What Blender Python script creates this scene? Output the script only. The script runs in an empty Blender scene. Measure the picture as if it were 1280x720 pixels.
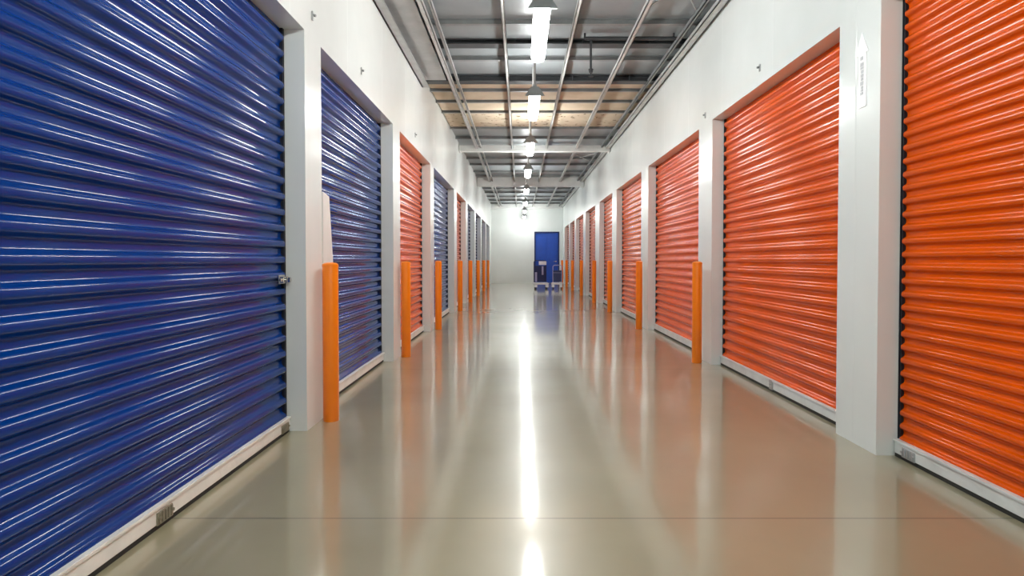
import bpy, bmesh, math, random
from mathutils import Vector, Matrix
random.seed(4)
scene = bpy.context.scene
C = scene.collection
PI = math.pi

# ------------------------------------------------------------------ materials
def new_mat(name):
    m = bpy.data.materials.new(name); m.use_nodes = True
    nt = m.node_tree
    return m, nt, nt.nodes['Principled BSDF']

def N(nt, kind, **kw):
    n = nt.nodes.new(kind)
    for k, v in kw.items():
        if k in n.inputs: n.inputs[k].default_value = v
        else: setattr(n, k, v)
    return n

def ramp(nt, src, stops, interp='LINEAR'):
    r = nt.nodes.new('ShaderNodeValToRGB')
    r.color_ramp.interpolation = interp
    e = r.color_ramp.elements
    while len(e) < len(stops): e.new(0.5)
    for el, (p, c) in zip(e, stops):
        el.position = p
        el.color = (c if len(c) == 4 else (*c, 1)) if isinstance(c, tuple) else (c, c, c, 1)
    nt.links.new(src, r.inputs['Fac'])
    return r

def simple(name, col, rough=0.5, metal=0.0, coat=0.0, var=0.06, scale=6.0, bump=0.0, bscale=40.0, spec=0.5):
    """painted or metal surface with slight procedural mottling"""
    m, nt, b = new_mat(name)
    tc = N(nt, 'ShaderNodeTexCoord')
    n = N(nt, 'ShaderNodeTexNoise', Scale=scale, Detail=4.0)
    nt.links.new(tc.outputs['Object'], n.inputs['Vector'])
    lo = tuple(max(0, c*(1-var)) for c in col); hi = tuple(min(1, c*(1+var)) for c in col)
    r = ramp(nt, n.outputs['Fac'], [(0.3, lo), (0.7, hi)])
    nt.links.new(r.outputs['Color'], b.inputs['Base Color'])
    b.inputs['Roughness'].default_value = rough
    b.inputs['Metallic'].default_value = metal
    b.inputs['Coat Weight'].default_value = coat
    b.inputs['Coat Roughness'].default_value = 0.08
    b.inputs['Specular IOR Level'].default_value = spec
    if bump:
        n2 = N(nt, 'ShaderNodeTexNoise', Scale=bscale, Detail=3.0)
        nt.links.new(tc.outputs['Object'], n2.inputs['Vector'])
        bp = N(nt, 'ShaderNodeBump', Strength=bump, Distance=0.01)
        nt.links.new(n2.outputs['Fac'], bp.inputs['Height'])
        nt.links.new(bp.outputs['Normal'], b.inputs['Normal'])
    return m

def wall_mat():
    m, nt, b = new_mat('white_wall_panel')
    tc = N(nt, 'ShaderNodeTexCoord')
    n = N(nt, 'ShaderNodeTexNoise', Scale=1.3, Detail=5.0)
    nt.links.new(tc.outputs['Object'], n.inputs['Vector'])
    r = ramp(nt, n.outputs['Fac'], [(0.3, (0.70, 0.735, 0.71)), (0.7, (0.76, 0.79, 0.77))])
    nt.links.new(r.outputs['Color'], b.inputs['Base Color'])
    b.inputs['Roughness'].default_value = 0.22
    b.inputs['Specular IOR Level'].default_value = 0.5
    # vertical panel seams every 1.22 m along the corridor, as shallow grooves
    sx = N(nt, 'ShaderNodeSeparateXYZ'); nt.links.new(tc.outputs['Object'], sx.inputs[0])
    dv = N(nt, 'ShaderNodeMath', operation='DIVIDE'); dv.inputs[1].default_value = 1.22
    nt.links.new(sx.outputs['Y'], dv.inputs[0])
    fr = N(nt, 'ShaderNodeMath', operation='FRACT'); nt.links.new(dv.outputs[0], fr.inputs[0])
    g = ramp(nt, fr.outputs[0], [(0.0, 0.0), (0.008, 0.0), (0.02, 1.0)])
    n3 = N(nt, 'ShaderNodeTexNoise', Scale=2.2, Detail=2.0)
    nt.links.new(tc.outputs['Object'], n3.inputs['Vector'])
    ad = N(nt, 'ShaderNodeMath', operation='ADD')
    nt.links.new(g.outputs['Color'], ad.inputs[0])
    ml = N(nt, 'ShaderNodeMath', operation='MULTIPLY'); ml.inputs[1].default_value = 2.0
    nt.links.new(n3.outputs['Fac'], ml.inputs[0]); nt.links.new(ml.outputs[0], ad.inputs[1])
    bp = N(nt, 'ShaderNodeBump', Strength=0.35, Distance=0.004)
    nt.links.new(ad.outputs[0], bp.inputs['Height'])
    nt.links.new(bp.outputs['Normal'], b.inputs['Normal'])
    return m

def floor_mat():
    m, nt, b = new_mat('polished_concrete')
    tc = N(nt, 'ShaderNodeTexCoord')
    n = N(nt, 'ShaderNodeTexNoise', Scale=0.9, Detail=4.0, Roughness=0.5)
    nt.links.new(tc.outputs['Object'], n.inputs['Vector'])
    r = ramp(nt, n.outputs['Fac'], [(0.25, (0.265, 0.232, 0.138)), (0.5, (0.325, 0.288, 0.180)), (0.8, (0.385, 0.345, 0.22))])
    # saw-cut joints across the corridor
    sx = N(nt, 'ShaderNodeSeparateXYZ'); nt.links.new(tc.outputs['Object'], sx.inputs[0])
    sub = N(nt, 'ShaderNodeMath', operation='SUBTRACT'); sub.inputs[1].default_value = 2.585
    nt.links.new(sx.outputs['Y'], sub.inputs[0])
    dv = N(nt, 'ShaderNodeMath', operation='DIVIDE'); dv.inputs[1].default_value = 3.55
    nt.links.new(sub.outputs[0], dv.inputs[0])
    fr = N(nt, 'ShaderNodeMath', operation='FRACT'); nt.links.new(dv.outputs[0], fr.inputs[0])
    g = ramp(nt, fr.outputs[0], [(0.0, 1.0), (0.0022, 1.0), (0.0034, 0.0)])
    mix = N(nt, 'ShaderNodeMix', data_type='RGBA')
    nt.links.new(g.outputs['Color'], mix.inputs[0])
    nt.links.new(r.outputs['Color'], mix.inputs[6]); mix.inputs[7].default_value = (0.07, 0.06, 0.045, 1)
    nt.links.new(mix.outputs[2], b.inputs['Base Color'])
    n2 = N(nt, 'ShaderNodeTexNoise', Scale=1.6, Detail=2.0, Roughness=0.5)
    nt.links.new(tc.outputs['Object'], n2.inputs['Vector'])
    rr = ramp(nt, n2.outputs['Fac'], [(0.3, 0.295), (0.7, 0.35)])
    nt.links.new(rr.outputs['Color'], b.inputs['Roughness'])
    b.inputs['IOR'].default_value = 1.6
    b.inputs['Specular IOR Level'].default_value = 0.8
    b.inputs['Coat Weight'].default_value = 1.0
    b.inputs['Coat IOR'].default_value = 1.5
    b.inputs['Coat Roughness'].default_value = 0.095
    n4 = N(nt, 'ShaderNodeTexNoise', Scale=7.0, Detail=2.0)
    nt.links.new(tc.outputs['Object'], n4.inputs['Vector'])
    bp = N(nt, 'ShaderNodeBump', Strength=0.06, Distance=0.004)
    nt.links.new(n4.outputs['Fac'], bp.inputs['Height'])
    nt.links.new(bp.outputs['Normal'], b.inputs['Normal'])
    return m

def curtain_mat(name, col, rough=0.16, spec=0.6):
    m, nt, b = new_mat(name)
    tc = N(nt, 'ShaderNodeTexCoord')
    n = N(nt, 'ShaderNodeTexNoise', Scale=3.0, Detail=3.0)
    nt.links.new(tc.outputs['Object'], n.inputs['Vector'])
    r = ramp(nt, n.outputs['Fac'], [(0.3, tuple(c*0.92 for c in col)), (0.7, tuple(min(1, c*1.06) for c in col))])
    nt.links.new(r.outputs['Color'], b.inputs['Base Color'])
    b.inputs['Roughness'].default_value = rough
    b.inputs['Specular IOR Level'].default_value = spec
    b.inputs['Coat Weight'].default_value = 0.0
    b.inputs['Coat Roughness'].default_value = 0.12
    # fine dents stretched along the slats
    mp = N(nt, 'ShaderNodeMapping'); mp.inputs['Scale'].default_value = (1, 1.2, 30.0)
    nt.links.new(tc.outputs['Object'], mp.inputs['Vector'])
    n2 = N(nt, 'ShaderNodeTexNoise', Scale=1.0, Detail=2.0)
    nt.links.new(mp.outputs['Vector'], n2.inputs['Vector'])
    bp = N(nt, 'ShaderNodeBump', Strength=0.03, Distance=0.003)
    nt.links.new(n2.outputs['Fac'], bp.inputs['Height'])
    nt.links.new(bp.outputs['Normal'], b.inputs['Normal'])
    nt.links.new(bp.outputs['Normal'], b.inputs['Coat Normal'])
    return m

def ceiling_mat():
    m, nt, b = new_mat('roof_deck')
    tc = N(nt, 'ShaderNodeTexCoord')
    n = N(nt, 'ShaderNodeTexNoise', Scale=1.2, Detail=6.0, Roughness=0.6)
    nt.links.new(tc.outputs['Object'], n.inputs['Vector'])
    r = ramp(nt, n.outputs['Fac'], [(0.3, (0.20, 0.225, 0.235)), (0.7, (0.29, 0.315, 0.325))])
    nt.links.new(r.outputs['Color'], b.inputs['Base Color'])
    b.inputs['Roughness'].default_value = 0.32
    return m

def insulation_mat():
    m, nt, b = new_mat('stained_insulation')
    tc = N(nt, 'ShaderNodeTexCoord')
    n = N(nt, 'ShaderNodeTexNoise', Scale=2.0, Detail=4.0)
    nt.links.new(tc.outputs['Object'], n.inputs['Vector'])
    r = ramp(nt, n.outputs['Fac'], [(0.3, (0.46, 0.37, 0.26)), (0.7, (0.62, 0.52, 0.39))])
    n2 = N(nt, 'ShaderNodeTexNoise', Scale=9.0, Detail=3.0)
    nt.links.new(tc.outputs['Object'], n2.inputs['Vector'])
    s = ramp(nt, n2.outputs['Fac'], [(0.60, 0.0), (0.66, 1.0)])
    sx = N(nt, 'ShaderNodeSeparateXYZ'); nt.links.new(tc.outputs['Object'], sx.inputs[0])
    zone = N(nt, 'ShaderNodeMapRange'); zone.inputs[1].default_value = 10.6; zone.inputs[2].default_value = 10.9
    nt.links.new(sx.outputs['Y'], zone.inputs[0])
    mu = N(nt, 'ShaderNodeMath', operation='MULTIPLY')
    nt.links.new(s.outputs['Color'], mu.inputs[0]); nt.links.new(zone.outputs[0], mu.inputs[1])
    mix = N(nt, 'ShaderNodeMix', data_type='RGBA')
    nt.links.new(mu.outputs[0], mix.inputs[0])
    nt.links.new(r.outputs['Color'], mix.inputs[6]); mix.inputs[7].default_value = (0.14, 0.09, 0.045, 1)
    nt.links.new(mix.outputs[2], b.inputs['Base Color'])
    b.inputs['Roughness'].default_value = 0.8
    return m

def glow_mat(strength):
    m, nt, b = new_mat('lit_diffuser')
    b.inputs['Base Color'].default_value = (0.9, 0.9, 0.88, 1)
    b.inputs['Emission Color'].default_value = (0.97, 1.0, 0.985, 1)
    b.inputs['Emission Strength'].default_value = strength
    return m

LAMP = 40.0
M = dict(
    wall=wall_mat(), floor=floor_mat(), deck=ceiling_mat(), insul=insulation_mat(),
    blue=curtain_mat('blue_door_paint', (0.0002, 0.033, 0.205), 0.115, 0.30),
    orange=curtain_mat('orange_door_paint', (0.68, 0.086, 0.0003), 0.14, 0.26),
    galv=simple('galvanised_steel', (0.42, 0.43, 0.43), 0.36, 0.55, var=0.12, bump=0.1),
    strut=simple('grey_painted_strut', (0.50, 0.505, 0.49), 0.42, 0.2, var=0.12),
    darkmetal=simple('dark_steel', (0.06, 0.065, 0.07), 0.5, 0.4),
    midmetal=simple('grey_purlin_steel', (0.24, 0.25, 0.25), 0.45, 0.3, var=0.15),
    whitebeam=simple('white_beam_paint', (0.70, 0.71, 0.69), 0.4),
    bar=simple('white_bottom_bar_paint', (0.84, 0.82, 0.76), 0.35, 0.1, var=0.1, bump=0.15),
    barg=simple('pale_grey_bottom_bar_paint', (0.68, 0.71, 0.70), 0.33, 0.15, var=0.1, bump=0.15),
    rubber=simple('black_rubber', (0.018, 0.018, 0.016), 0.7),
    guide=simple('guide_track_shade_black', (0.010, 0.011, 0.018), 0.5, 0.2),  # near-black: shade of the curtain edge gaps put into the track colour
    bollard=simple('orange_bollard_plastic', (1.0, 0.235, 0.002), 0.30, var=0.04, coat=0.2),
    cap=simple('cream_plastic', (0.80, 0.74, 0.60), 0.4),
    whiteplastic=simple('white_plastic', (0.80, 0.79, 0.75), 0.35, var=0.03),
    greyprint=simple('grey_print', (0.52, 0.53, 0.54), 0.5),
    housing=simple('grey_lamp_housing', (0.34, 0.38, 0.38), 0.4),
    chrome=simple('worn_chrome', (0.70, 0.69, 0.66), 0.18, 1.0, var=0.1),
    brass=simple('tarnished_bolt', (0.30, 0.27, 0.20), 0.45, 0.3, var=0.3),
    navy=simple('navy_door_paint', (0.003, 0.065, 0.42), 0.3, coat=0.3),
    navydark=simple('dark_navy_trim', (0.004, 0.02, 0.11), 0.35),
    cartwhite=simple('white_cart_enamel', (0.78, 0.78, 0.80), 0.3),
    cartblue=simple('dark_blue_cart_tube', (0.02, 0.03, 0.10), 0.3, 0.3),
    lilac=simple('pale_lilac_tube', (0.42, 0.40, 0.60), 0.3, 0.2),
    tyre=simple('black_tyre', (0.012, 0.012, 0.012), 0.6),
    glow=glow_mat(LAMP),
)

# ------------------------------------------------------------------ mesh helpers
def box(bm, x0, x1, y0, y1, z0, z1, bev=0.0):
    r = bmesh.ops.create_cube(bm, size=1.0)
    vs = r['verts']
    for v in vs:
        v.co = Vector((x0+(x1-x0)*(v.co.x+.5), y0+(y1-y0)*(v.co.y+.5), z0+(z1-z0)*(v.co.z+.5)))
    if bev:
        es = list({e for v in vs for e in v.link_edges})
        bmesh.ops.bevel(bm, geom=es, offset=bev, segments=2, affect='EDGES', profile=0.6)

def cyl(bm, p0, p1, r0, r1=None, seg=20, caps=True):
    r1 = r0 if r1 is None else r1
    p0, p1 = Vector(p0), Vector(p1)
    d = p1-p0
    q = d.to_track_quat('Z', 'Y').to_matrix().to_4x4()
    bmesh.ops.create_cone(bm, cap_ends=caps, segments=seg, radius1=r0, radius2=r1, depth=d.length,
                          matrix=Matrix.Translation((p0+p1)/2) @ q)

def lathe(bm, prof, seg=32, cx=0, cy=0):
    rings = []
    for r, z in prof:
        rings.append([bm.verts.new((cx+r*math.cos(2*PI*i/seg), cy+r*math.sin(2*PI*i/seg), z)) for i in range(seg)])
    for a, b in zip(rings, rings[1:]):
        for i in range(seg):
            bm.faces.new((a[i], a[(i+1) % seg], b[(i+1) % seg], b[i]))
    bm.faces.new(list(reversed(rings[0]))); bm.faces.new(rings[-1])

def prism(bm, pts, axis, a0, a1):
    """extrude a closed 2-D outline along an axis ('X','Y','Z')"""
    def mk(p, a):
        return {'X': (a, p[0], p[1]), 'Y': (p[0], a, p[1]), 'Z': (p[0], p[1], a)}[axis]
    A = [bm.verts.new(mk(p, a0)) for p in pts]; B = [bm.verts.new(mk(p, a1)) for p in pts]
    n = len(pts)
    bm.faces.new(A); bm.faces.new(list(reversed(B)))
    for i in range(n): bm.faces.new((A[i], B[i], B[(i+1) % n], A[(i+1) % n]))

def tube(bm, pts, r, seg=10):
    for a, b in zip(pts, pts[1:]):
        cyl(bm, a, b, r, seg=seg)
    for p in pts[1:-1]:
        bmesh.ops.create_icosphere(bm, subdivisions=2, radius=r, matrix=Matrix.Translation(p))

def obj(name, bm, mat, parent=None, smooth=False, origin=None):
    bmesh.ops.recalc_face_normals(bm, faces=bm.faces)
    if origin is not None:
        bmesh.ops.translate(bm, verts=bm.verts, vec=-Vector(origin))
    me = bpy.data.meshes.new(name); bm.to_mesh(me); bm.free()
    me.materials.append(mat)
    if smooth:
        for p in me.polygons: p.use_smooth = True
        me.set_sharp_from_angle(angle=math.radians(40))
    o = bpy.data.objects.new(name, me); C.objects.link(o)
    if origin is not None: o.location = origin
    if parent: o.parent = parent
    return o

def tag(o, label=None, cat=None, group=None, kind=None):
    if label: o['label'] = label
    if cat: o['category'] = cat
    if group: o['group'] = group
    if kind: o['kind'] = kind
    return o

def empty(name, loc, rz=0.0):
    o = bpy.data.objects.new(name, None); C.objects.link(o)
    o.location = loc; o.rotation_euler = (0, 0, rz); o.empty_display_size = 0.2
    return o

def copy_tree(o, parent=None):
    c = o.copy(); C.objects.link(c); c.parent = parent
    for ch in [k for k in bpy.data.objects if k.parent == o]:
        copy_tree(ch, c)
    return c

# ------------------------------------------------------------------ layout (metres)
XL, XR = -1.37, 2.00            # corridor wall faces
YB, YE = -3.6, 28.85            # back and end walls
ZH, ZC = 2.56, 3.70             # door header, roof deck
# openings (near edge, far edge) along the corridor
OPL = [(1.30, 3.92), (4.24, 6.62), (7.00, 9.36), (9.74, 12.70), (13.25, 15.45), (15.95, 18.35),
       (18.85, 21.25), (21.75, 24.15), (24.6, 27.1)]
OPR = [(0.75, 3.43), (3.87, 6.42), (6.90, 9.62), (10.17, 12.80), (13.40, 15.55), (16.40, 18.85),
       (19.55, 22.1), (22.7, 24.9), (25.4, 27.6)]
TH = 0.30

def side_wall(name, x, s, ops):
    """s = direction pointing away from the corridor; recessed openings; closed store-room backs"""
    bm = bmesh.new()
    xa, xb = sorted((x, x+s*TH))
    y = YB
    for (a, b) in ops:
        box(bm, xa, xb, y, a, 0, ZH)
        y = b
    box(bm, xa, xb, y, YE, 0, ZH)
    box(bm, xa, xb, YB, YE, ZH, ZC)
    xc, xd = sorted((x+s*(TH+0.35), x+s*(TH+0.40)))
    box(bm, xc, xd, YB, YE, 0, ZC)
    bmesh.ops.remove_doubles(bm, verts=bm.verts, dist=1e-4)
    o = obj(name, bm, M['wall']); tag(o, kind='structure')
    return o

side_wall('wall_left', XL, -1, OPL)
side_wall('wall_right', XR, 1, OPR)

bm = bmesh.new(); box(bm, XL-0.75, XR+0.75, YB-0.1, YE+0.15, -0.12, 0.0)
tag(obj('floor', bm, M['floor']), kind='structure')
bm = bmesh.new(); box(bm, XL-0.75, XR+0.75, YB-0.1, YE+0.15, ZC, ZC+0.1)
tag(obj('ceiling', bm, M['deck']), kind='structure')
bm = bmesh.new(); box(bm, XL-0.75, XR+0.75, YB-0.1, YB, 0, ZC)
tag(obj('wall_back', bm, M['wall']), kind='structure')
# end wall with its door opening
DX0, DX1, DZ = 0.655, 1.83, 2.42
bm = bmesh.new()
box(bm, XL-0.75, DX0, YE, YE+0.15, 0, ZC); box(bm, DX1, XR+0.75, YE, YE+0.15, 0, ZC)
box(bm, DX0, DX1, YE, YE+0.15, DZ, ZC); box(bm, DX0, DX1, YE+0.12, YE+0.15, 0, DZ)
bmesh.ops.remove_doubles(bm, verts=bm.verts, dist=1e-4)
tag(obj('wall_end', bm, M['wall']), kind='structure')
# dropped soffit closing the deck off above the end bay
bm = bmesh.new(); box(bm, XL, XR, YE-0.25, YE, 3.48, ZC)
tag(obj('trim_1', bm, M['whitebeam']), kind='structure')

# blue end door
d = empty('door_1', (DX0, YE, 0)); tag(d, kind='structure')
w = DX1-DX0
bm = bmesh.new(); box(bm, 0.06, w-0.06, 0.04, 0.085, 0.01, DZ-0.06, 0.004)
for (x0, x1) in ((0.16, w/2-0.05), (w/2+0.05, w-0.16)):
    for (z0, z1) in ((0.2, 1.0), (1.15, 2.15)):
        box(bm, x0, x1, 0.03, 0.045, z0, z1, 0.006)
obj('door_leaf', bm, M['navy'], d)
bm = bmesh.new()
box(bm, 0, 0.06, -0.015, 0.10, 0, DZ, 0.003); box(bm, w-0.06, w, -0.015, 0.10, 0, DZ, 0.003)
box(bm, 0.0, w, -0.015, 0.10, DZ-0.06, DZ, 0.003)
obj('door_frame', bm, M['navydark'], d)
bm = bmesh.new(); cyl(bm, (w-0.16, 0.04, 1.02), (w-0.16, -0.02, 1.02), 0.012); cyl(bm, (w-0.16, -0.02, 1.02), (w-0.28, -0.02, 1.02), 0.011)
cyl(bm, (w-0.16, 0.04, 1.02), (w-0.16, 0.028, 1.02), 0.03)
obj('door_handle', bm, M['chrome'], d, True)

# ------------------------------------------------------------------ roll-up doors
def curtain_bm(width, height, pitch, amp):
    """corrugated sheet, local x = out of the wall towards the corridor, y along, z up"""
    bm = bmesh.new()
    per = 20
    z0 = 0.10
    n = int((height-z0)/pitch*per)
    ys = [0, width]
    cols = []
    for y in ys:
        f, b = [], []
        for i in range(n+1):
            z = z0+(height-z0)*i/n
            t = (z-z0)/pitch*2*PI
            # pressed ribs: flattened crest, slightly wider flattened valley
            x = amp*math.tanh(1.7*(math.cos(t)-0.12))/math.tanh(1.7)
            f.append(bm.verts.new((x, y, z))); b.append(bm.verts.new((x-0.003, y, z)))
        cols.append((f, b))
    (f0, b0), (f1, b1) = cols
    for i in range(n):
        bm.faces.new((f0[i], f1[i], f1[i+1], f0[i+1]))
        bm.faces.new((b0[i], b0[i+1], b1[i+1], b1[i]))
        bm.faces.new((f0[i], f0[i+1], b0[i+1], b0[i]))
        bm.faces.new((f1[i], b1[i], b1[i+1], f1[i+1]))
    bm.faces.new((f0[0], b0[0], b1[0], f1[0])); bm.faces.new((f0[n], f1[n], b1[n], b0[n]))
    return bm

def roll_door(side, a, b, colour, label, pitch=0.1, amp=0.0140, brackets=(), latch=False, marks=()):
    """side -1 left, +1 right. Local frame: +x points into the corridor"""
    wdt = b-a
    x = XL if side < 0 else XR
    rec = 0.135 if side < 0 else 0.125
    root = empty('roll_up_door', (x+side*rec, a if side < 0 else b, 0), 0 if side < 0 else PI)
    tag(root, label, 'door', 'roll-up storage doors of the left wall' if side < 0 else 'roll-up storage doors of the right wall')
    g = 0.028
    cb = curtain_bm(wdt-2*g, 2.60, pitch, amp)
    cu = obj('curtain', cb, M[colour], root, True); cu.location = (0, g, 0)
    bm = bmesh.new()
    # folded bottom bar: face, top lip
    box(bm, -0.015, 0.030, 0.012, wdt-0.012, 0.022, 0.092, 0.004)
    box(bm, -0.01, 0.038, 0.012, wdt-0.012, 0.086, 0.100, 0.003)
    bar = obj('bottom_bar', bm, M['bar'] if side < 0 else M['barg'], root)
    bm = bmesh.new(); box(bm, -0.010, 0.026, 0.010, wdt-0.010, 0.0, 0.023, 0.003)
    obj('weather_seal', bm, M['rubber'], root)
    for y0 in (0.0, wdt-g+0.002):
        bm = bmesh.new()
        y1 = y0+g-0.002
        box(bm, -0.055, -0.045, y0, y1, 0, 2.62); box(bm, -0.06, 0.006, y0, y0+0.008, 0, 2.62)
        box(bm, -0.06, 0.006, y1-0.008, y1, 0, 2.62); box(bm, -0.06, -0.022, y0, y1, 0, 2.62)
        obj('guide_track', bm, M['guide'], root)
    for yy in brackets:
        bm = bmesh.new()
        box(bm, 0.028, 0.036, yy-0.055, yy+0.055, 0.020, 0.072, 0.002)
        for k in range(5):
            box(bm, 0.034, 0.042, yy-0.046+k*0.021, yy-0.037+k*0.021, 0.026, 0.07, 0.002)
        for k in (-0.045, 0.045):
            cyl(bm, (0.03, yy+k, 0.05), (0.046, yy+k, 0.05), 0.007, seg=10)
        k = obj('bar_bracket', bm, M['brass' if side < 0 else 'galv'], bar)
        if side < 0: k['label'] = 'tarnished ribbed bracket on the bottom bar'
    for yy in marks:
        bm = bmesh.new()
        box(bm, 0.028, 0.040, yy-0.03, yy+0.03, 0.018, 0.098, 0.003)
        cyl(bm, (0.036, yy, 0.06), (0.05, yy, 0.06), 0.010, seg=10)
        obj('bar_clip', bm, M['galv'], bar)
    if latch:
        yy = wdt-0.03
        bm = bmesh.new(); box(bm, 0.012, 0.020, yy-0.11, yy-0.02, 0.95, 1.005, 0.003)
        pl = obj('latch_plate', bm, M['galv'], root)
        bm = bmesh.new(); box(bm, 0.024, 0.040, yy-0.13, yy+0.022, 0.965, 0.985, 0.003)
        cyl(bm, (0.035, yy-0.065, 0.975), (0.07, yy-0.065, 0.975), 0.009, seg=12)
        cyl(bm, (0.058, yy-0.065, 0.975), (0.072, yy-0.065, 0.975), 0.016, seg=12)
        for k in (-0.095, -0.035):
            box(bm, 0.018, 0.046, yy+k-0.012, yy+k+0.012, 0.955, 0.995, 0.003)
        sl = obj('slide_bolt', bm, M['chrome'], pl); sl['label'] = 'chrome sliding bolt'
    return root

Lspec = [('blue', 'royal blue corrugated roll-up door in the left foreground, cut by the frame'),
         ('blue', 'blue purple roll-up door behind the nearest orange bollard, second on the left'),
         ('orange', 'orange roll-up door on the left, the nearest orange one of that wall'),
         ('blue', 'dark blue roll-up door on the left just beyond the first orange one'),
         ('orange', 'narrow-looking orange roll-up door on the left between two blue ones'),
         ('blue', 'distant blue roll-up door on the left, sixth along the wall'),
         ('blue', 'distant blue roll-up door on the left, third from the end wall'),
         ('blue', 'distant blue roll-up door on the left, second from the end wall'),
         ('blue', 'farthest blue roll-up door on the left, next to the white end wall')]
Rspec = ['bright orange roll-up door in the right foreground, cut by the frame',
         'orange roll-up door beside the pillar with the white arrow decal',
         'orange roll-up door beyond the nearest right-hand orange bollard',
         'orange roll-up door fourth along the right wall, beyond the second bollard',
         'small-looking orange roll-up door fifth along the right wall',
         'distant orange roll-up door sixth along the right wall',
         'distant orange roll-up door on the right, third from the end wall',
         'distant orange roll-up door on the right, second from the end wall',
         'farthest orange roll-up door on the right, nearest the blue end door']
for i, ((a, b), (c, lab)) in enumerate(zip(OPL, Lspec)):
    roll_door(-1, a, b, c, lab, brackets=((1.22, 2.52) if i == 0 else ()), latch=(i == 0))
for i, ((a, b), lab) in enumerate(zip(OPR, Rspec)):
    # local y runs from the far jamb towards the camera on this side
    roll_door(1, a, b, 'orange', lab, pitch=0.0735 if i == 0 else 0.1, amp=0.0112 if i == 0 else 0.0135,
              marks=((1.32,) if i == 1 else ()), brackets=((0.14,) if i == 0 else ()))

# ------------------------------------------------------------------ bollards
def make_bollard():
    root = empty('bollard', (0, 0, 0))
    bm = bmesh.new()
    lathe(bm, [(0.0500, 0.0), (0.0525, 0.004), (0.0525, 1.050), (0.050, 1.060)], 36)
    obj('sleeve', bm, M['bollard'], root, True)
    bm = bmesh.new()
    lathe(bm, [(0.0535, 1.050), (0.0545, 1.056), (0.052, 1.070), (0.040, 1.078), (0.015, 1.082)], 36)
    cp = obj('cap', bm, M['bollard'], root, True)
    return root
bol = None
lb = [(XL+0.075, OPL[i][0]-0.06) for i in range(1, 9)]
rb = [(XR-0.115, OPR[i][1]+0.12) for i in range(1, 9)]
ord_ = ['second', 'third', 'fourth', 'fifth', 'sixth', 'seventh']
for k, (side, lst) in enumerate((('left', lb), ('right', rb))):
    for i, (x, y) in enumerate(lst):
        if bol is None: bol = o = make_bollard()
        else: o = copy_tree(bol)
        o.location = (x, y, 0)
        if side == 'left':
            lab = ['orange cylindrical bollard nearest the camera, with a white strip rising behind it',
                   'orange bollard between the second blue door and the orange door on the left',
                   'orange bollard in front of the dark blue fourth door on the left',
                   'orange bollard beside the fifth, orange door on the left',
                   'orange bollard beside the sixth door on the left wall',
                   'distant orange bollard on the left, third from the end wall',
                   'distant orange bollard on the left, second from the end wall',
                   'farthest orange bollard on the left, closest to the white end wall'][i]
        else:
            lab = ['nearest and largest orange bollard on the right, beside the second right-hand pillar',
                   'orange bollard on the right, second from the camera at the third pillar',
                   'orange bollard in front of the fourth pillar on the right',
                   'orange bollard beside the fifth pillar on the right',
                   'orange bollard beside the sixth pillar on the right',
                   'distant orange bollard on the right, third from the blue end door',
                   'distant orange bollard on the right, second from the blue end door',
                   'farthest orange bollard on the right, closest to the blue end door'][i]
        tag(o, lab, 'bollard', 'orange bollards along the %s wall' % side)

# white tapered strip standing behind the first left bollard
bm = bmesh.new()
prism(bm, [(4.250, 0.0), (4.475, 0.0), (4.470, 1.08), (4.385, 1.55), (4.250, 1.57)], 'X', XL-0.012, XL+0.006)
prism(bm, [(4.250, 0.0), (4.256, 0.0), (4.256, 1.565), (4.250, 1.57)], 'X', XL-0.05, XL-0.010)
tag(obj('guard_strip', bm, M['whiteplastic'], origin=(XL, 4.32, 0)), 'white tapered plastic strip standing upright behind the nearest left bollard', 'corner guard')

# ------------------------------------------------------------------ arrow decal on right pillar
dec = empty('arrow_decal', (XR, 3.61, 2.2)); tag(dec, 'white upward arrow decal with faint grey lettering on the right pillar', 'sign')
bm = bmesh.new()
prism(bm, [(-0.045, -0.21), (0.035, -0.21), (0.04, 0.10), (0.075, 0.10), (0.005, 0.23), (-0.065, 0.10), (-0.045, 0.10)], 'X', -0.004, 0.0)
obj('decal_sheet', bm, simple('decal_white', (0.93, 0.93, 0.92), 0.25, var=0.01), dec)
bm = bmesh.new()
rnd = random.Random(2)
z = 0.05
while z > -0.13:          # faint vertical row of strokes, illegible in the photograph
    h = rnd.uniform(0.012, 0.022)
    box(bm, -0.0055, -0.0038, -0.018, 0.004+rnd.uniform(0, 0.010), z-h, z)
    z -= h+rnd.uniform(0.003, 0.006)
box(bm, -0.0055, -0.0038, -0.012, 0.014, 0.066, 0.086)
obj('lettering', bm, M['greyprint'], dec)

# ------------------------------------------------------------------ little sensors above the doors
def make_hook():
    root = empty('door_sensor', (0, 0, 0))
    bm = bmesh.new(); box(bm, 0.0, 0.012, -0.009, 0.009, -0.03, 0.03, 0.003)
    obj('back_plate', bm, M['galv'], root)
    bm = bmesh.new(); cyl(bm, (0.010, 0, 0.005), (0.028, 0, 0.0), 0.009, seg=12)
    obj('sensor_head', bm, M['midmetal'], root)
    return root
hk = None
for (x, y, z, rz, lab) in ((XL, 4.06, 2.70, 0, 'small grey sensor on the left pillar beside the nearest blue door'),
                           (XL, 5.30, 2.72, 0, 'small grey sensor on the wall above the second blue door'),
                           (XL, 8.0, 2.72, 0, 'small dark sensor on the wall above the first left orange door'),
                           (XR, 5.15, 2.70, PI, 'small grey sensor on the wall above the second right orange door'),
                           (XR, 6.66, 2.66, PI, 'small grey sensor on the second right pillar, above the nearest right bollard')):
    if hk is None: hk = o = make_hook()
    else: o = copy_tree(hk)
    o.location = (x, y, z); o.rotation_euler = (0, 0, rz)
    tag(o, lab, 'sensor', 'sensors above the doors')

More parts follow.
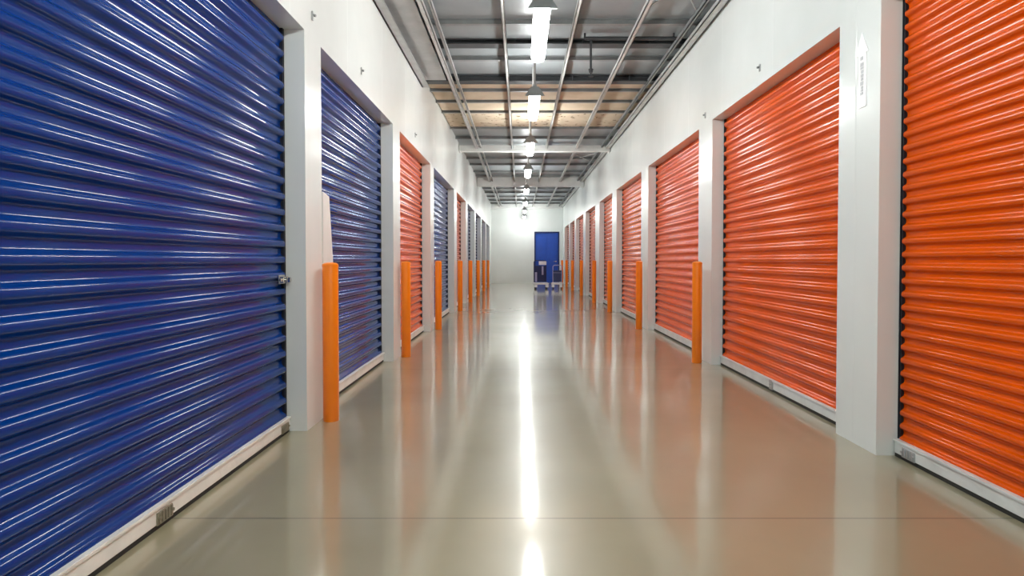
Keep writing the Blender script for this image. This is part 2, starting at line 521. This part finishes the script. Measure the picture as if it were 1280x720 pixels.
# ------------------------------------------------------------------ ceiling steelwork
def strut(x, y0, y1, z, wd=0.06, hd=0.05, mat='strut', name='ceiling_strut', label=None, group='lengthwise ceiling struts'):
    bm = bmesh.new()
    # C-shaped channel, open side up
    box(bm, x-wd/2, x+wd/2, y0, y1, z, z+0.008)
    box(bm, x-wd/2, x-wd/2+0.008, y0, y1, z, z+hd); box(bm, x+wd/2-0.008, x+wd/2, y0, y1, z, z+hd)
    o = obj(name, bm, M[mat], origin=(x, (y0+y1)/2, z))
    tag(o, label, 'ceiling strut', group)
    return o
zs = 3.55
strut(-0.965, YB, YE-0.3, zs, 0.055, label='wider of the paired grey struts running along the left of the ceiling')
strut(-0.875, YB, YE-0.3, zs+0.02, 0.03, label='thinner of the paired struts, beside the wide one left of the ceiling')
strut(-0.175, YB, YE-0.3, zs, 0.04, label='grey lengthwise strut just left of the row of lamps')
strut(0.57, YB, YE-0.3, zs, 0.04, label='grey lengthwise strut just right of the row of lamps')
strut(1.24, YB, YE-0.3, zs, 0.05, label='grey lengthwise strut midway between the lamps and the right wall')
strut(1.80, YB, YE-0.3, zs+0.03, 0.035, mat='midmetal', label='dark lengthwise strut second from the right wall')
strut(1.93, YB, YE-0.3, zs, 0.08, label='wide pale strut running along the top of the right wall')

# cross purlins under the deck
py = [5.2, 5.95, 6.7, 7.9, 9.34, 10.0, 10.7, 12.0, 13.0, 14.6, 15.6, 16.6, 17.9, 18.8, 20.8, 22.1, 23.5, 25.0, 26.6, 28.0]
py = [-2.9, -1.6, -0.3, 1.0, 2.2, 3.3, 4.3]+py
pur = None
for i, y in enumerate(py):
    if pur is None:
        bm = bmesh.new()
        prism(bm, [(-0.028, 0), (0.028, 0), (0.028, 0.006), (0.006, 0.010), (0.006, 0.046), (0.028, 0.050), (0.028, 0.056), (-0.028, 0.056), (-0.028, 0.050), (-0.006, 0.046), (-0.006, 0.010), (-0.028, 0.006)], 'X', XL, XR)
        pur = o = obj('ceiling_purlin', bm, M['midmetal'])
    else:
        o = pur.copy(); C.objects.link(o)
    o.location = (0, y, ZC-0.056)
    tag(o, 'thin dark grey steel purlin crossing under the grey roof deck', 'purlin', 'cross purlins under the roof deck')

def beam(y, wd, z0, z1, mat, label):
    bm = bmesh.new()
    t = 0.012
    if mat == 'whitebeam':      # closed box section
        box(bm, XL, XR, y-wd/2, y+wd/2, z0, z1, 0.006)
        for xx in (XL+0.03, XR-0.04): box(bm, xx, xx+0.012, y-wd/2-0.03, y+wd/2+0.03, z0-0.02, z1)
    else:
        box(bm, XL, XR, y-wd/2, y+wd/2, z0, z0+t); box(bm, XL, XR, y-wd/2, y+wd/2, z1-t, z1); box(bm, XL, XR, y-t/2, y+t/2, z0+t, z1-t)
        for k in range(4):
            xx = XL+0.5+k*0.8
            box(bm, xx, xx+0.01, y-wd/2+0.004, y+wd/2-0.004, z0+t, z1-t)
    o = obj('cross_beam', bm, M[mat], origin=(0, y, z0)); tag(o, label, 'beam')
    return o
beam(8.72, 0.16, 3.60, ZC, 'darkmetal', 'dark steel cross beam where the grey deck meets the beige panels')
beam(7.35, 0.16, 3.64, ZC, 'darkmetal', 'blackish cross beam in front of the dark beam, over the first doors')
beam(13.7, 0.16, 3.50, 3.63, 'whitebeam', 'white painted cross beam just beyond the beige ceiling panels')
beam(19.5, 0.24, 3.42, ZC, 'whitebeam', 'wide white cross beam nearest the end wall')

# beige insulation blankets between purlins
for i, (a, b) in enumerate(((8.83, 9.29), (9.39, 9.95), (10.05, 10.65), (10.75, 11.95))):
    bm = bmesh.new()
    nx, ny = 24, 4
    g = [[bm.verts.new((XL+0.02+(XR-XL-0.04)*i_/nx, a+(b-a)*j/ny, ZC-0.02-0.02*math.sin(PI*j/ny)*(0.7+0.3*math.sin(i_*1.3)))) for j in range(ny+1)] for i_ in range(nx+1)]
    t = [[bm.verts.new((v.co.x, v.co.y, ZC-0.002)) for v in r] for r in g]
    for i_ in range(nx):
        for j in range(ny):
            bm.faces.new((g[i_][j], g[i_][j+1], g[i_+1][j+1], g[i_+1][j]))
            bm.faces.new((t[i_][j], t[i_+1][j], t[i_+1][j+1], t[i_][j+1]))
    for i_ in range(nx):
        bm.faces.new((g[i_][0], g[i_+1][0], t[i_+1][0], t[i_][0])); bm.faces.new((g[i_][ny], t[i_][ny], t[i_+1][ny], g[i_+1][ny]))
    for j in range(ny):
        bm.faces.new((g[0][j], t[0][j], t[0][j+1], g[0][j+1])); bm.faces.new((g[nx][j], g[nx][j+1], t[nx][j+1], t[nx][j]))
    o = obj('insulation_panel', bm, M['insul'], smooth=True)
    tag(o, ['narrow beige insulation strip right behind the dark cross beam', 'beige insulation panel, second row behind the dark beam',
            'beige insulation panel, third row behind the dark beam', 'beige insulation panel with brown stains, farthest row'][i],
        'insulation panel', 'beige insulation panels')

# galvanised ledger channel above the left wall in the first bay
bm = bmesh.new()
box(bm, XL+0.001, XL+0.02, YB, 8.60, 3.50, ZC); box(bm, XL+0.001, XL+0.34, YB, 8.60, 3.60, 3.612); box(bm, XL+0.001, XL+0.10, YB, 8.60, 3.50, 3.510)
tag(obj('trim_2', bm, M['galv']), kind='structure')

# sprinkler pipe with drops
sp = empty('sprinkler_pipe', (0.86, 7.10, 3.62)); tag(sp, 'dark sprinkler drop pipe hanging right of the first lamp', 'pipe')
bm = bmesh.new(); cyl(bm, (-0.12, 0, 0.02), (0.95, 0, 0.02), 0.022, seg=14)
cyl(bm, (-0.12, 0, 0.02), (-0.12, 0, 0.08), 0.012, seg=10); cyl(bm, (0.9, 0, 0.02), (0.9, 0, 0.08), 0.012, seg=10)
obj('branch_pipe', bm, M['darkmetal'], sp, True)
bm = bmesh.new(); cyl(bm, (-0.05, 0, 0.0), (-0.05, 0, -0.33), 0.013, seg=12)
dp = obj('drop_pipe', bm, M['darkmetal'], sp, True)
bm = bmesh.new(); cyl(bm, (-0.05, 0, -0.33), (-0.05, 0, -0.37), 0.03, 0.022, seg=14); cyl(bm, (-0.05, 0, -0.37), (-0.05, 0, -0.41), 0.008, seg=8); cyl(bm, (-0.05, 0, -0.41), (-0.05, 0, -0.418), 0.03, seg=14)
obj('sprinkler_head', bm, M['darkmetal'], sp)

# slim diagonal brace wires by the right wall
for i, (y0, y1) in enumerate(((5.2, 6.3), (14.6, 15.9))):
    bm = bmesh.new(); cyl(bm, (1.26, y0, 3.61), (1.79, y1, 3.64), 0.008, seg=8); cyl(bm, (1.79, y0, 3.625), (1.26, y1, 3.655), 0.008, seg=8)
    tag(obj('brace_wire', bm, M['strut'], origin=(1.5, (y0+y1)/2, 3.7)), ['crossed thin brace wires high near the right wall, closest pair', 'crossed thin brace wires near the right wall, beyond the first white beam'][i], 'brace')

# ------------------------------------------------------------------ lamps
LZ = 3.0
def make_lamp(ztop=ZC):
    root = empty('pendant_lamp', (0, 0, 0))
    L = 1.24
    bm = bmesh.new()
    prism(bm, [(-0.022, 0.112), (0.022, 0.112), (0.022, 0.135), (-0.022, 0.135)], 'Y', 0.0, L)
    box(bm, -0.05, 0.05, L-0.01, L+0.004, 0.0, 0.125, 0.003)
    obj('housing', bm, M['housing'], root)
    bm = bmesh.new()
    pts = [(0.066*math.cos(t), 0.056-0.056*math.sin(t)) for t in [2*PI*k/24 for k in range(24)]]
    prism(bm, pts, 'Y', 0.02, L-0.01)
    obj('diffuser', bm, M['glow'], root, True)
    bm = bmesh.new()   # flared end hood
    A = [bm.verts.new(p) for p in ((-0.115, -0.02, 0.012), (0.115, -0.02, 0.012), (0.115, 0.10, 0.05), (-0.115, 0.10, 0.05))]
    B = [bm.verts.new(p) for p in ((-0.045, 0.0, 0.125), (0.045, 0.0, 0.125), (0.045, 0.08, 0.125), (-0.045, 0.08, 0.125))]
    bm.faces.new(A); bm.faces.new(B[::-1])
    for i in range(4): bm.faces.new((A[i], B[i], B[(i+1) % 4], A[(i+1) % 4]))
    obj('hood', bm, M['housing'], root)
    for yy in (0.04, L-0.12):
        bm = bmesh.new(); cyl(bm, (0, yy, 0.10), (0, yy, ztop-LZ), 0.012, seg=10); cyl(bm, (0, yy, 0.10), (0, yy, 0.17), 0.035, 0.02, seg=14)
        obj('stem', bm, M['strut'], root, True)
    return root
ly = [-2.9, -0.5, 2.1, 4.72, 7.22, 10.1, 13.1, 16.7, 20.4, 23.9, 27.2]
lab = ['lit tube lamp behind the camera, nearest the back wall', 'lit tube lamp overhead just behind the camera', 'lit tube lamp overhead just out of the frame, before the first visible one',
       'largest lit tube lamp hanging at the top of the corridor', 'second lit tube lamp below the largest, over the beige panels',
       'third lit tube lamp hanging just in front of the first white beam', 'fourth lit tube lamp between the two white cross beams',
       'fifth lit tube lamp, under the wide white beam', 'sixth lit tube lamp, just beyond the wide white beam', 'small distant lamp, second from the end wall',
       'farthest small lamp, close in front of the white end wall']
lmp = None
for y, lb_ in zip(ly, lab):
    if lmp is None: lmp = o = make_lamp()
    elif y == 10.1: o = make_lamp(ZC-0.045)
    else: o = copy_tree(lmp)
    o.location = (0.17, y, LZ)
    tag(o, lb_, 'lamp', 'tube lamps hung along the corridor')

# ------------------------------------------------------------------ carts by the blue door
def make_cart(name, label, x, y, wd, h, white_panel, rz):
    root = empty(name, (x, y, 0), rz); tag(root, label, 'cart')
    L = 0.62
    bm = bmesh.new(); box(bm, -wd/2, wd/2, 0, L, 0.17, 0.235, 0.012)
    obj('deck', bm, M['cartwhite'], root)
    for sx in (-1, 1):      # rounded fenders over the front wheels
        bm = bmesh.new()
        cx = sx*(wd/2-0.06)
        prism(bm, [(0.08+0.10*math.cos(t), 0.07+0.115*math.sin(t)) for t in [PI*k/12 for k in range(13)]] + [(0.08+0.082*math.cos(t), 0.07+0.09*math.sin(t)) for t in [PI*k/12 for k in range(12, -1, -1)]], 'X', cx-0.05, cx+0.05)
        obj('fender', bm, M['cartwhite'], root)
    bm = bmesh.new(); box(bm, -wd/2+0.05, wd/2-0.05, 0.60, 0.612, 0.25, h-0.2, 0.005)
    obj('back_panel', bm, M['cartblue'], root)
    bm = bmesh.new()
    tube(bm, [Vector((-wd/2+0.04, 0.58, 0.22)), Vector((-wd/2+0.04, 0.64, h-0.05)), Vector((-wd/2+0.09, 0.645, h)), Vector((wd/2-0.09, 0.645, h)), Vector((wd/2-0.04, 0.64, h-0.05)), Vector((wd/2-0.04, 0.58, 0.22))], 0.016)
    tube(bm, [Vector((-wd/2+0.04, 0.61, 0.6)), Vector((wd/2-0.04, 0.61, 0.6))], 0.012)
    obj('handle', bm, M['cartblue'] if white_panel else M['lilac'], root, True)
    if white_panel:
        bm = bmesh.new(); box(bm, -0.05, 0.24, 0.58, 0.595, h-0.17, h-0.03, 0.006)
        obj('placard', bm, M['cartwhite'], root)
        bm = bmesh.new(); box(bm, 0.06, 0.13, 0.58, 0.60, 0.52, h-0.22, 0.008); box(bm, -0.20, -0.12, 0.56, 0.60, 0.26, 0.62, 0.01)
        obj('clip_holder', bm, M['lilac'], root)
    for sx in (-1, 1):
        for yy in (0.08, L-0.08):
            cx = sx*(wd/2-0.06)
            bm = bmesh.new(); box(bm, cx-0.028, cx-0.022, yy-0.025, yy+0.025, 0.07, 0.175); box(bm, cx+0.022, cx+0.028, yy-0.025, yy+0.025, 0.07, 0.175)
            box(bm, cx-0.028, cx+0.028, yy-0.03, yy+0.03, 0.162, 0.175)
            f = obj('caster', bm, M['chrome'], root)
            bm = bmesh.new(); cyl(bm, (cx-0.018, yy, 0.068), (cx+0.018, yy, 0.068), 0.068, seg=22)
            obj('wheel', bm, M['tyre'], f, True)
make_cart('platform_cart', 'white platform cart with dark blue handle and white placard before the blue door', 0.79, 22.9, 0.54, 1.07, True, 0.06)
make_cart('platform_cart', 'white platform cart with pale lilac handle, right of the placard cart', 1.37, 22.95, 0.42, 0.89, False, -0.08)

# ------------------------------------------------------------------ world, camera, view
w = bpy.data.worlds.new('world'); scene.world = w; w.use_nodes = True
w.node_tree.nodes['Background'].inputs['Color'].default_value = (0.8, 0.85, 0.9, 1)
w.node_tree.nodes['Background'].inputs['Strength'].default_value = 0.1

cam = bpy.data.cameras.new('camera'); co = bpy.data.objects.new('camera', cam); C.objects.link(co)
cam.sensor_width = 36; cam.lens = 767/1280*36
cam.shift_x = -10.5/1280; cam.shift_y = -20.0/1280
co.location = (0, 0, 1.1); co.rotation_euler = (PI/2-0.02, 0, 0)
cam.clip_start = 0.05
scene.camera = co

scene.view_settings.view_transform = 'Standard'
scene.view_settings.look = 'None'
scene.view_settings.gamma = 1
scene.view_settings.use_curve_mapping = False
scene.view_settings.exposure = 0.62
scene.cycles.max_bounces = 10
scene.cycles.diffuse_bounces = 6
scene.cycles.glossy_bounces = 6
